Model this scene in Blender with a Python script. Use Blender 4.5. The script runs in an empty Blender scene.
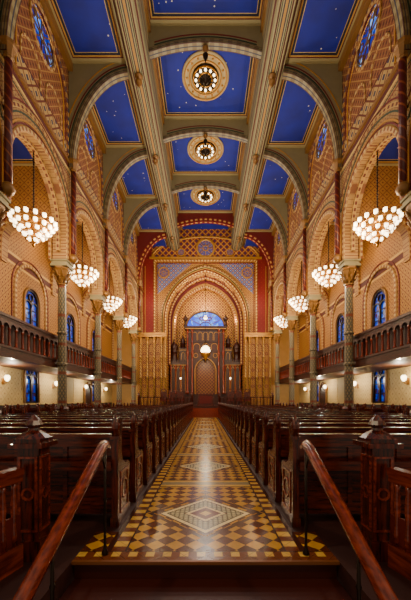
import bpy, math, random
from mathutils import Vector
random.seed(4)
pi=math.pi
SC=bpy.context.scene
COL=SC.collection
EYE=1.45
GAM=1.28
def sl(c):
    r=[]
    for v in c:
        v=v/255.0
        l=v/12.92 if v<=.04045 else ((v+.055)/1.055)**2.4
        r.append(l**GAM)
    return (r[0],r[1],r[2],1)
# ------------------------------------------------------------ materials
class M:
    def __init__(s,name,rough=.6,metal=0.0,coat=0.0):
        s.mat=bpy.data.materials.new(name); s.mat.use_nodes=True
        s.t=s.mat.node_tree; s.b=s.t.nodes['Principled BSDF']
        s.b.inputs['Roughness'].default_value=rough
        s.b.inputs['Metallic'].default_value=metal
        s.b.inputs['Coat Weight'].default_value=coat
        s.tc=s.t.nodes.new('ShaderNodeTexCoord')
    def put(s,inp,v):
        if isinstance(v,bpy.types.NodeSocket): s.t.links.new(v,inp)
        else: inp.default_value=v
    def m(s,op,*a):
        n=s.t.nodes.new('ShaderNodeMath'); n.operation=op
        for i,v in enumerate(a): s.put(n.inputs[i],v)
        return n.outputs[0]
    def mix(s,f,a,b):
        n=s.t.nodes.new('ShaderNodeMix'); n.data_type='RGBA'
        s.put(n.inputs[0],f); s.put(n.inputs[6],a); s.put(n.inputs[7],b)
        return n.outputs[2]
    def xyz(s,kind='Object'):
        n=s.t.nodes.new('ShaderNodeSeparateXYZ'); s.t.links.new(s.tc.outputs[kind],n.inputs[0])
        return n.outputs[0],n.outputs[1],n.outputs[2]
    def noise(s,scale,stretch=None,detail=3):
        n=s.t.nodes.new('ShaderNodeTexNoise'); n.inputs['Scale'].default_value=scale; n.inputs['Detail'].default_value=detail
        if stretch:
            mp=s.t.nodes.new('ShaderNodeMapping'); mp.inputs['Scale'].default_value=stretch
            s.t.links.new(s.tc.outputs['Object'],mp.inputs[0]); s.t.links.new(mp.outputs[0],n.inputs['Vector'])
        else: s.t.links.new(s.tc.outputs['Object'],n.inputs['Vector'])
        return n.outputs[0]
    def fin(s,col,emit=None,vary=.25):
        if vary:
            f=s.m('MULTIPLY',s.noise(3.0),vary)
            col=s.mix(f,col,(.02,.01,.005,1))
        s.put(s.b.inputs['Base Color'],col)
        if emit is not None:
            s.put(s.b.inputs['Emission Color'],col if emit[0] is None else emit[0]); s.b.inputs['Emission Strength'].default_value=emit[1]
        return s.mat
def simple(name,c,rough=.6,metal=0,vary=.25,coat=0): return M(name,rough,metal,coat).fin(sl(c),vary=vary)
def wood(name,c1,c2,rough=.3,stretch=(1,8,8),coat=.2):
    k=M(name,rough,0,coat); n=k.noise(4,stretch,4)
    r=k.m('MULTIPLY',k.m('SUBTRACT',n,.35),3.0); r=k.m('MINIMUM',k.m('MAXIMUM',r,0),1)
    return k.fin(k.mix(r,sl(c1),sl(c2)),vary=0)
def diaper_col(k,u,v,cell,base,line,dot,lw=.05,ds=.15):
    u=k.m('DIVIDE',u,cell); v=k.m('DIVIDE',v,cell)
    fu=k.m('ABSOLUTE',k.m('SUBTRACT',k.m('FRACT',u),.5)); fv=k.m('ABSOLUTE',k.m('SUBTRACT',k.m('FRACT',v),.5))
    d=k.m('ADD',fu,fv)
    l=k.m('LESS_THAN',k.m('ABSOLUTE',k.m('SUBTRACT',d,.5)),lw)
    o=k.m('LESS_THAN',d,ds)
    e=k.m('GREATER_THAN',d,1-ds)
    c=k.mix(l,sl(base),sl(line)); c=k.mix(o,c,sl(dot)); c=k.mix(e,c,sl(dot))
    return c
def diaper(name,axes,cell,base,line,dot,rough=.6,metal=0,lw=.05,ds=.15):
    k=M(name,rough,metal); x,y,z=k.xyz(); d={'x':x,'y':y,'z':z}
    return k.fin(diaper_col(k,d[axes[0]],d[axes[1]],cell,base,line,dot,lw,ds))
def stripe(name,c1,c2,period,edge,ew=.14,rough=.55,mid=None):
    k=M(name,rough); u,v,_=k.xyz('UV')
    f=k.m('LESS_THAN',k.m('FRACT',k.m('DIVIDE',u,period)),.5)
    c=k.mix(f,sl(c1),sl(c2))
    if mid: c=k.mix(k.m('LESS_THAN',k.m('ABSOLUTE',k.m('SUBTRACT',v,.5)),.07),c,sl(mid))
    e=k.m('GREATER_THAN',k.m('ABSOLUTE',k.m('SUBTRACT',v,.5)),.5-ew)
    return k.fin(k.mix(e,c,sl(edge)))

GOLD=simple('gold_leaf',(210,160,80),.4,.35)
GOLDD=simple('dull_gold',(156,116,62),.5,.2)
CREAM=simple('cream_plaster',(206,184,136),.7)
STONE=simple('grey_beige_paint',(156,144,110),.7)
RED=simple('oxblood_paint',(126,24,17),.6)
GREEN=simple('sage_green_paint',(64,80,56),.6)
DWOOD=wood('dark_walnut',(60,23,13),(120,54,31),.27,(1,8,8),.12)
DWOODX=wood('walnut_upright',(62,24,14),(124,54,31),.27,(8,8,1),.12)
RWOOD=wood('red_mahogany',(110,42,23),(168,78,42),.24,(8,1,8),.3)
MWOOD=wood('gallery_wood',(60,24,14),(108,50,28),.38,(8,1,8),.05)
AWOOD=wood('carved_ark_wood',(50,19,10),(98,44,20),.42,(8,8,1),.0)
IRON=simple('dark_bronze',(60,42,26),.4,.6)
BRASS=simple('brass',(200,150,70),.3,.8)
def glow(name,c,st,c2=None):
    k=M(name,.4); return k.fin(sl(c),emit=(sl(c2 or c),st),vary=0)
BULB=glow('lit_opal_glass',(255,240,215),8,(255,234,194))
SPARK=glow('lit_small_bulb',(255,240,215),8,(255,236,200))
WALLUP=diaper('stencilled_upper_wall','xz',.36,(184,142,84),(134,76,44),(130,56,34),lw=.05,ds=.12)
def mk_nave_wall():
    k=M('stencilled_arcade_wall',.65); x,y,z=k.xyz()
    a=diaper_col(k,y,z,.27,(188,152,98),(146,96,54),(128,62,38),.05,.14)
    b=diaper_col(k,y,z,.34,(146,88,54),(190,150,92),(100,40,26),.065,.15)
    f=k.m('GREATER_THAN',z,12.0); c=k.mix(f,a,b)
    d2=diaper_col(k,y,z,.56,(200,168,110),(126,60,36),(50,60,104),.08,.18)
    c=k.mix(k.m('LESS_THAN',k.m('ABSOLUTE',k.m('SUBTRACT',z,12.62)),.28),c,d2)
    for z0,w,col in ((12.95,.04,(110,22,16)),(12.0,.16,(110,22,16)),(12.22,.06,(222,190,120)),(11.8,.05,(222,190,120)),(11.64,.03,(60,78,58)),(11.52,.03,(136,56,36))):
        c=k.mix(k.m('LESS_THAN',k.m('ABSOLUTE',k.m('SUBTRACT',z,z0)),w),c,sl(col))
    return k.fin(c,vary=.4)
NAVEW=mk_nave_wall()
def mk_out():
    k=M('stencilled_aisle_wall',.65); x,y,z=k.xyz()
    a=diaper_col(k,y,z,.4,(190,144,74),(146,88,42),(120,46,28),.06,.14)
    lo=diaper_col(k,y,z,.5,(230,206,152),(216,186,126),(196,156,96),.04,.1)
    c=k.mix(k.m('LESS_THAN',z,3.1),a,lo)
    c=k.mix(k.m('LESS_THAN',z,1.1),c,sl((90,44,26)))
    for z0,w,col in ((8.2,.14,(110,22,16)),(8.42,.06,(226,186,110)),(7.98,.05,(226,186,110)),(4.3,.08,(110,22,16)),(1.15,.06,(60,26,16))):
        c=k.mix(k.m('LESS_THAN',k.m('ABSOLUTE',k.m('SUBTRACT',z,z0)),w),c,sl(col))
    return k.fin(c)
OUTW=mk_out()
def mk_ceil(name,xin,xout,blue=(10,48,180)):
    k=M(name,.75); x,y,z=k.xyz()
    ax=k.m('ABSOLUTE',x)
    v=k.m('FRACT',k.m('DIVIDE',k.m('SUBTRACT',y,.1),4.5))
    dy=k.m('SUBTRACT',k.m('MULTIPLY',k.m('SUBTRACT',.5,k.m('ABSOLUTE',k.m('SUBTRACT',v,.5))),4.5),.24)
    d=k.m('MINIMUM',k.m('SUBTRACT',xout,ax),dy)
    if xin>0: d=k.m('MINIMUM',d,k.m('SUBTRACT',ax,xin))
    vo=k.t.nodes.new('ShaderNodeTexVoronoi'); vo.inputs['Scale'].default_value=2.6
    k.t.links.new(k.tc.outputs['Object'],vo.inputs['Vector'])
    nz=k.noise(.9)
    bl=k.mix(nz,sl(blue),sl((6,24,116)))
    c=k.mix(k.m('LESS_THAN',vo.outputs['Distance'],.085),bl,sl((206,206,196)))
    c=k.mix(k.m('LESS_THAN',d,.34),c,sl((190,166,110)))
    c=k.mix(k.m('LESS_THAN',d,.31),c,sl((10,16,60)))
    c=k.mix(k.m('LESS_THAN',d,.22),c,sl((196,156,84)))
    c=k.mix(k.m('LESS_THAN',d,.16),c,sl((110,38,26)))
    c=k.mix(k.m('LESS_THAN',d,.11),c,sl((170,156,114)))
    return k.fin(c,vary=.15)
CEILC=mk_ceil('starry_centre_ceiling',0,2.55)
CEILS=mk_ceil('starry_side_ceiling',3.5,5.98)
CEILG=mk_ceil('gallery_ceiling',6.85,9.2,(24,60,170))
def mk_beam():
    k=M('painted_beam',.7); x,y,z=k.xyz(); ax=k.m('ABSOLUTE',x)
    c=sl((156,146,112))
    def band(val,c0,w,c,col): return k.mix(k.m('LESS_THAN',k.m('ABSOLUTE',k.m('SUBTRACT',val,c0)),w),c,sl(col))
    c=band(ax,3.02,.3,c,(178,166,128)); c=band(ax,3.02,.1,c,(76,74,80)); c=band(ax,3.02,.05,c,(190,150,84)); c=band(ax,3.25,.03,c,(94,36,24)); c=band(ax,2.79,.03,c,(94,36,24)); c=band(ax,3.18,.02,c,(60,78,58)); c=band(ax,2.86,.02,c,(60,78,58))
    c=band(ax,2.62,.035,c,(100,36,24)); c=band(ax,3.42,.035,c,(100,36,24))
    c=band(z,17.2,.06,c,(110,38,26)); c=band(z,17.8,.08,c,(196,152,74)); c=band(z,16.7,.04,c,(50,60,104))
    return k.fin(c)
BEAMM=mk_beam()
RIBT=stripe('painted_rib_band',(156,142,106),(136,118,82),.4,(86,38,26),.1,mid=(56,58,80))
VOUS=stripe('striped_voussoirs',(206,178,124),(150,92,52),.24,(186,144,80),.18)
VOUS2=stripe('gold_red_archivolt',(196,156,90),(120,50,32),.26,(196,166,108),.18)
VOUS3=stripe('gold_blue_archivolt',(200,160,90),(56,60,96),.36,(150,92,52),.15)
VOUS4=stripe('red_arch_band',(134,16,12),(216,170,100),.42,(134,16,12),.3)
VOUS5=stripe('pale_gold_archivolt',(236,200,128),(168,106,50),.3,(190,126,58),.14)
def mk_shaft():
    k=M('stencilled_column',.4); x,y,z=k.xyz()
    a=k.m('ARCTAN2',y,x); u=k.m('MULTIPLY',a,1.2732)
    c=diaper_col(k,u,k.m('MULTIPLY',z,4.0),1.0,(140,134,116),(92,80,62),(186,156,102),.08,.16)
    b=k.m('LESS_THAN',k.m('FRACT',k.m('DIVIDE',z,1.3)),.1)
    return k.fin(k.mix(b,c,sl((140,76,52))))
SHAFT=mk_shaft()
def mk_spiral(name,c1,c2,w=.3):
    k=M(name,.45); x,y,z=k.xyz()
    a=k.m('DIVIDE',k.m('ARCTAN2',y,x),2*pi); f=k.m('FRACT',k.m('ADD',k.m('MULTIPLY',a,2.0),k.m('MULTIPLY',z,3.0)))
    return k.fin(k.mix(k.m('LESS_THAN',f,w),sl(c1),sl(c2)))
SPIR=mk_spiral('red_gold_spiral',(104,20,14),(160,90,44),.2)
SPIR2=mk_spiral('gold_cream_spiral',(214,176,106),(134,84,40),.35)
APSEW=diaper('gold_lattice_apse','xz',.62,(226,172,76),(136,70,30),(130,40,26),.5,.15,lw=.09,ds=.18)
def mk_front():
    k=M('chancel_wall_stencil',.6); x,y,z=k.xyz(); ax=k.m('ABSOLUTE',x)
    g=diaper_col(k,x,z,.42,(204,154,74),(130,68,32),(114,34,22),.07,.17)
    r=diaper_col(k,x,z,.5,(146,12,12),(152,34,20),(190,100,50),.04,.08)
    f=k.m('GREATER_THAN',ax,5.1); f2=k.m('GREATER_THAN',z,7.7)
    c=k.mix(k.m('MULTIPLY',f,f2),g,r)
    up=diaper_col(k,x,z,.6,(150,60,34),(206,156,80),(40,56,116),.1,.18)
    c=k.mix(k.m('MULTIPLY',k.m('GREATER_THAN',z,15.3),k.m('LESS_THAN',ax,5.3)),c,up)
    bl=diaper_col(k,x,z,.45,(28,70,158),(206,164,90),(190,206,224),.08,.15)
    q=k.m('GREATER_THAN',k.m('ADD',z,k.m('MULTIPLY',ax,.9)),16.1)
    q=k.m('MULTIPLY',q,k.m('MULTIPLY',k.m('LESS_THAN',ax,4.7),k.m('LESS_THAN',z,14.9)))
    c=k.mix(q,c,bl)
    c=k.mix(k.m('GREATER_THAN',ax,6.7),c,sl((206,166,100)))
    return k.fin(c)
FRONTW=mk_front()
def mk_glass(name,sc,st,cols):
    k=M(name,.3); v=k.t.nodes.new('ShaderNodeTexVoronoi'); v.inputs['Scale'].default_value=sc
    k.t.links.new(k.tc.outputs['Object'],v.inputs['Vector'])
    cr=k.t.nodes.new('ShaderNodeValToRGB'); cr.color_ramp.interpolation='CONSTANT'
    sp=k.t.nodes.new('ShaderNodeSeparateColor'); k.t.links.new(v.outputs['Color'],sp.inputs[0]); k.t.links.new(sp.outputs[0],cr.inputs[0])
    e=cr.color_ramp.elements
    while len(e)<len(cols): e.new(.5)
    for i,c in enumerate(cols): e[i].position=i/len(cols); e[i].color=sl(c)
    return k.fin(cr.outputs[0],emit=(None,st),vary=0)
GLASS=mk_glass('blue_stained_glass',6,.7,[(14,40,150),(24,74,190),(16,40,110),(60,110,200),(90,40,60),(10,30,120)])
GLASSR=mk_glass('rose_stained_glass',4,1.1,[(14,40,150),(60,120,215),(150,190,235),(20,50,150)])
def mk_tiles():
    k=M('encaustic_tile_aisle',.22,0,0); x,y,z=k.xyz(); ax=k.m('ABSOLUTE',x)
    t=.2
    a=k.m('DIVIDE',k.m('ADD',x,y),t*1.0); b=k.m('DIVIDE',k.m('SUBTRACT',x,y),t*1.0)
    ck=k.m('GREATER_THAN',k.m('FRACT',k.m('MULTIPLY',k.m('ADD',k.m('FLOOR',a),k.m('FLOOR',b)),.5)),.25)
    nz=k.m('MULTIPLY',k.noise(9.0),1.0)
    och=k.mix(nz,sl((222,180,88)),sl((192,146,62))); brn=k.mix(nz,sl((122,70,40)),sl((96,54,32)))
    c=k.mix(ck,och,brn)
    P=2.75
    yy=k.m('SUBTRACT',k.m('MULTIPLY',k.m('FRACT',k.m('DIVIDE',k.m('SUBTRACT',y,3.84-P/2),P)),P),P/2)
    ay=k.m('ABSOLUTE',yy); d=k.m('ADD',ax,ay)
    sm=diaper_col(k,k.m('ADD',x,y),k.m('SUBTRACT',x,y),.12,(186,184,156),(120,112,92),(226,214,176),.1,.18)
    def lt(v,w,c,col):
        return k.mix(k.m('LESS_THAN',v,w),c,sl(col) if isinstance(col,tuple) else col)
    c=k.mix(k.m('LESS_THAN',k.m('ABSOLUTE',k.m('SUBTRACT',d,.7)),.04),c,sl((84,46,30)))
    c=lt(d,.6,c,(84,46,30)); c=lt(d,.57,c,(242,226,180)); c=lt(d,.5,c,(90,76,64)); c=lt(d,.475,c,sm)
    c=lt(d,.28,c,(90,76,64)); c=lt(d,.26,c,(238,220,172)); c=lt(d,.2,c,(130,84,58)); c=lt(d,.08,c,(232,200,124))
    e=k.m('SUBTRACT',P/2,ay)
    c=lt(e,.22,c,(84,44,28)); c=lt(e,.18,c,(226,186,98)); c=lt(e,.08,c,(160,150,122))
    g=k.m('SUBTRACT',.957,ax)
    s2=k.m('LESS_THAN',k.m('FRACT',k.m('DIVIDE',y,.22)),.5)
    bc=k.mix(s2,sl((226,188,100)),sl((130,74,42)))
    gi=k.m('GREATER_THAN',g,-.01)
    c2=k.mix(k.m('LESS_THAN',g,.2),c,sl((76,40,26))); c2=k.mix(k.m('LESS_THAN',g,.18),c2,bc); c2=k.mix(k.m('LESS_THAN',g,.05),c2,sl((84,44,28)))
    c=k.mix(gi,c,c2)
    ed=k.m('SUBTRACT',y,2.72); s3=k.m('LESS_THAN',k.m('FRACT',k.m('DIVIDE',x,.16)),.5)
    c=lt(ed,.16,c,(84,44,28)); c=lt(ed,.145,c,k.mix(s3,sl((218,182,100)),sl((130,76,42)))); c=lt(ed,.06,c,(130,76,38))
    ja=k.m('ABSOLUTE',k.m('SUBTRACT',k.m('FRACT',a),.5)); jb=k.m('ABSOLUTE',k.m('SUBTRACT',k.m('FRACT',b),.5))
    j=k.m('GREATER_THAN',k.m('MAXIMUM',ja,jb),.48)
    c=k.mix(k.m('MULTIPLY',j,.5),c,sl((60,36,22)))
    return k.fin(c,vary=0)
TILES=mk_tiles()
CARPET=simple('dark_maroon_floor',(76,28,18),.6,0)
STEPM=simple('dark_red_brown_stone',(92,38,24),.4,0)
NOSE=simple('step_nosing',(150,96,46),.4,.2)
CURT=simple('crimson_curtain',(120,24,20),.8)
ARKDOOR=diaper('gilded_ark_doors','xz',.34,(92,40,20),(190,130,60),(140,30,22),.4,lw=.09,ds=.17)
MAROON=simple('maroon_panel',(120,30,22),.45)
# ------------------------------------------------------------ mesh builder
class MB:
    def __init__(s): s.v=[];s.f=[];s.uv=[];s.mi=[];s.cur=0;s.sm=[]
    def face(s,idx,uv=None,smooth=False):
        s.f.append(idx); s.uv.append(uv); s.mi.append(s.cur); s.sm.append(smooth)
    def box(s,x0,x1,y0,y1,z0,z1):
        b=len(s.v)
        for z in (z0,z1):
            for (x,y) in ((x0,y0),(x1,y0),(x1,y1),(x0,y1)): s.v.append((x,y,z))
        for f in ((3,2,1,0),(4,5,6,7),(0,1,5,4),(1,2,6,5),(2,3,7,6),(3,0,4,7)): s.face([b+i for i in f])
        return s
    def lathe(s,prof,cx=0,cy=0,n=12,rot=0,smooth=True):
        b=len(s.v)
        for r,z in prof:
            for i in range(n):
                a=rot+2*pi*i/n; s.v.append((cx+r*math.cos(a),cy+r*math.sin(a),z))
        for j in range(len(prof)-1):
            for i in range(n):
                k=(i+1)%n; s.face([b+j*n+i,b+j*n+k,b+(j+1)*n+k,b+(j+1)*n+i],smooth=smooth)
        s.face([b+i for i in range(n)][::-1]); s.face([b+(len(prof)-1)*n+i for i in range(n)])
        return s
    def tube(s,pts,r,n=8,closed=False):
        pts=[Vector(p) for p in pts]; b=len(s.v); N=len(pts)
        for i,p in enumerate(pts):
            t=(pts[(i+1)%N]-pts[i-1]) if closed else (pts[min(i+1,N-1)]-pts[max(i-1,0)])
            t.normalize()
            up=Vector((0,0,1)) if abs(t.z)<.9 else Vector((1,0,0))
            a=t.cross(up).normalized(); c=a.cross(t)
            rr=r[i] if isinstance(r,(list,tuple)) else r
            for k in range(n):
                q=p+a*rr*math.cos(2*pi*k/n)+c*rr*math.sin(2*pi*k/n); s.v.append(tuple(q))
        for i in range(N if closed else N-1):
            for k in range(n):
                s.face([b+i*n+k,b+i*n+(k+1)%n,b+((i+1)%N)*n+(k+1)%n,b+((i+1)%N)*n+k],smooth=True)
        if not closed:
            s.face([b+k for k in range(n)][::-1]); s.face([b+(N-1)*n+k for k in range(n)])
        return s
    def ball(s,c,r,n=10,m=6,sz=1):
        prof=[(max(r*math.sin(pi*j/m),.0005),c[2]-r*sz*math.cos(pi*j/m)) for j in range(m+1)]
        return s.lathe(prof,c[0],c[1],n)
    def band(s,path,prof,mp,closed=False):
        N=len(path); b=len(s.v); P=len(prof); L=0
        ws=[w for w,_ in prof]; w0=min(ws); w1=max(ws); us=[]
        for i in range(N):
            p=path[i]
            if closed: q0=path[i-1]; q1=path[(i+1)%N]
            else: q0=path[max(i-1,0)]; q1=path[min(i+1,N-1)]
            d1=(p[0]-q0[0],p[1]-q0[1]); d2=(q1[0]-p[0],q1[1]-p[1])
            l1=math.hypot(*d1); l2=math.hypot(*d2)
            if l1<1e-6: d1=d2;l1=l2
            if l2<1e-6: d2=d1;l2=l1
            n1=(-d1[1]/l1,d1[0]/l1); n2=(-d2[1]/l2,d2[0]/l2)
            n=(n1[0]+n2[0],n1[1]+n2[1]); ll=math.hypot(*n) or 1; n=(n[0]/ll,n[1]/ll)
            c=max(n[0]*n1[0]+n[1]*n1[1],.5)
            if i>0: L+=math.hypot(p[0]-path[i-1][0],p[1]-path[i-1][1])
            us.append(L)
            for w,d in prof: s.v.append(mp(p[0]+n[0]*w/c,p[1]+n[1]*w/c,d))
        vs=[(w-w0)/(w1-w0+1e-9) for w in ws]
        R=N if closed else N-1
        for i in range(R):
            j=(i+1)%N
            uj=us[j] if j else us[-1]+.1
            for k in range(P):
                l=(k+1)%P
                va,vb=vs[k],vs[l]
                if abs(ws[k]-ws[l])<1e-6: va,vb=0,1
                s.face([b+i*P+k,b+i*P+l,b+j*P+l,b+j*P+k],[(us[i],va),(us[i],vb),(uj,vb),(uj,va)])
        if not closed:
            s.face([b+k for k in range(P)][::-1]); s.face([b+(N-1)*P+k for k in range(P)])
        return s
    def obj(s,name,mats,parent=None,loc=(0,0,0)):
        me=bpy.data.meshes.new(name); me.from_pydata(s.v,[],s.f)
        uvl=me.uv_layers.new(name='UVMap')
        for p,uv,mi,sm in zip(me.polygons,s.uv,s.mi,s.sm):
            p.material_index=mi; p.use_smooth=sm
            if uv:
                for k,li in enumerate(p.loop_indices): uvl.data[li].uv=uv[k]
        if not isinstance(mats,(list,tuple)): mats=[mats]
        for m_ in mats: me.materials.append(m_)
        me.update()
        o=bpy.data.objects.new(name,me); COL.objects.link(o); o.location=loc
        if parent: o.parent=parent
        return o
def plate(name,outline,holes,t,plane,c,mat,parent=None,loc=(0,0,0)):
    cu=bpy.data.curves.new(name,'CURVE'); cu.dimensions='2D'; cu.fill_mode='BOTH'; cu.extrude=t/2
    for poly in [outline]+holes:
        sp=cu.splines.new('POLY'); sp.points.add(len(poly)-1)
        for i,p in enumerate(poly): sp.points[i].co=(p[0],p[1],0,1)
        sp.use_cyclic_u=True
    tmp=bpy.data.objects.new('t',cu); COL.objects.link(tmp)
    me=bpy.data.meshes.new_from_object(tmp.evaluated_get(bpy.context.evaluated_depsgraph_get()))
    bpy.data.objects.remove(tmp); bpy.data.curves.remove(cu)
    for v in me.vertices:
        a,b,d=v.co
        v.co=(a,c+d,b) if plane=='xz' else ((c+d,a,b) if plane=='yz' else (a,b,c+d))
    me.materials.clear(); me.materials.append(mat); me.name=name
    for p in me.polygons: p.use_smooth=False
    o=bpy.data.objects.new(name,me); COL.objects.link(o); o.location=loc
    if parent: o.parent=parent
    return o
def mpx(y,s=-1): return lambda a,b,d:(a,y+s*d,b)
def mpy(x,s): return lambda a,b,d:(x-s*d,a,b)
def arc(cx,cz,rx,rz,a0,a1,n=24):
    return [(cx+rx*math.cos(a0+(a1-a0)*i/n),cz+rz*math.sin(a0+(a1-a0)*i/n)) for i in range(n+1)]
def rarch(cx,zs,r,zb=None,n=24,rz=None):
    p=arc(cx,zs,r,rz or r,pi,0,n)
    if zb is not None: p=[(cx-r,zb)]+p+[(cx+r,zb)]
    return p
def parch(cx,zs,w,h,zb=None,n=12):
    R=(w*w+h*h)/(2*w); a=math.asin(min(1,h/R))
    if R<w: a=pi/2
    left=[(cx-w+R-R*math.cos(a*i/n),zs+R*math.sin(a*i/n)) for i in range(n+1)]
    right=[(2*cx-x,z) for x,z in reversed(left[:-1])]
    p=left+right
    if zb is not None: p=[(cx-w,zb)]+p+[(cx+w,zb)]
    return p
def circ(cx,cz,r,n=28): return [(cx+r*math.cos(-2*pi*i/n),cz+r*math.sin(-2*pi*i/n)) for i in range(n)]
RECT=lambda w0,w1,d0,d1:[(w0,d0),(w1,d0),(w1,d1),(w0,d1)]
MOLD=lambda w0,w1,d:[(w0,0),(w0,d*.6),(w0+(w1-w0)*.2,d),(w0+(w1-w0)*.8,d),(w1,d*.6),(w1,0)]
def struct(o,label=None,cat=None):
    o['kind']='structure'
    if label: o['label']=label
    if cat: o['category']=cat
    return o
TN=[0]
def trim(mb,mats,label='painted and gilded moulding',cat='moulding'):
    TN[0]+=1; return struct(mb.obj('trim_%d'%TN[0],mats),label,cat)
def tag(o,label,cat,group=None):
    o['label']=label; o['category']=cat
    if group: o['group']=group
    return o
def empty(name,loc=(0,0,0)):
    e=bpy.data.objects.new(name,None); e.empty_display_size=.1; e.location=loc; COL.objects.link(e); return e
CH={}
def copy_thing(root,loc,rz=None,label=None):
    def cp(o,par):
        c=o.copy(); COL.objects.link(c)
        if par: c.parent=par
        for ch in CH.get(o.name,[]): cp(ch,c)
        return c
    if root.name not in CH:
        def reg(o):
            CH[o.name]=[x for x in bpy.data.objects if x.parent==o]
            for x in CH[o.name]: reg(x)
        reg(root)
    c=cp(root,None); c.location=loc
    if rz is not None: c.rotation_euler=(0,0,rz)
    if label: c['label']=label
    return c
cols=[4.6,9.1,13.6,18.1,22.6,27.1]
mids=[(cols[i]+cols[i+1])/2 for i in range(5)]
YW=29.5
SW=1.2
# ------------------------------------------------------------ floor & stairs
mb=MB(); mb.box(-.957,.957,3.3,24.6,-.2,0); mb.box(-SW,SW,2.72,3.3,-.02,0); struct(mb.obj('floor',TILES),'patterned encaustic tile centre aisle','floor')
for s in (-1,1):
    mb=MB(); mb.box(*sorted((s*9.5,s*SW)),-.5,32.5,-.2,0); mb.box(*sorted((s*SW,s*.957)),3.3,32.5,-.2,0); struct(mb.obj('floor',CARPET),'dark floor beneath the pews','floor')
mb=MB(); mb.box(-.957,.957,24.6,32.5,-.2,0); struct(mb.obj('floor',CARPET),'dark floor beneath the platform','floor')
st=empty('staircase',(0,2.72,-.9)); tag(st,'dark red-brown steps leading up to the tiled aisle','stairs')
for i in range(5):
    mb=MB(); z1=-.17*(i+1); y1=-.3*i
    mb.box(-SW+.01,SW-.01,y1-.3,y1-.002,z1-.17+.9,z1+.9); mb.box(-SW+.01,SW-.01,y1-.33,y1-.28,z1-.03+.9,z1+.004+.9)
    if i==0: mb.box(-SW+.01,SW-.01,0,.3,.7,.878)
    mb.obj('step',STEPM,st)
mb=MB(); mb.box(-SW,SW,-.035,.0,.875,.9+.003); mb.obj('step_nosing',NOSE,st,(0,-.003,0))
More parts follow.
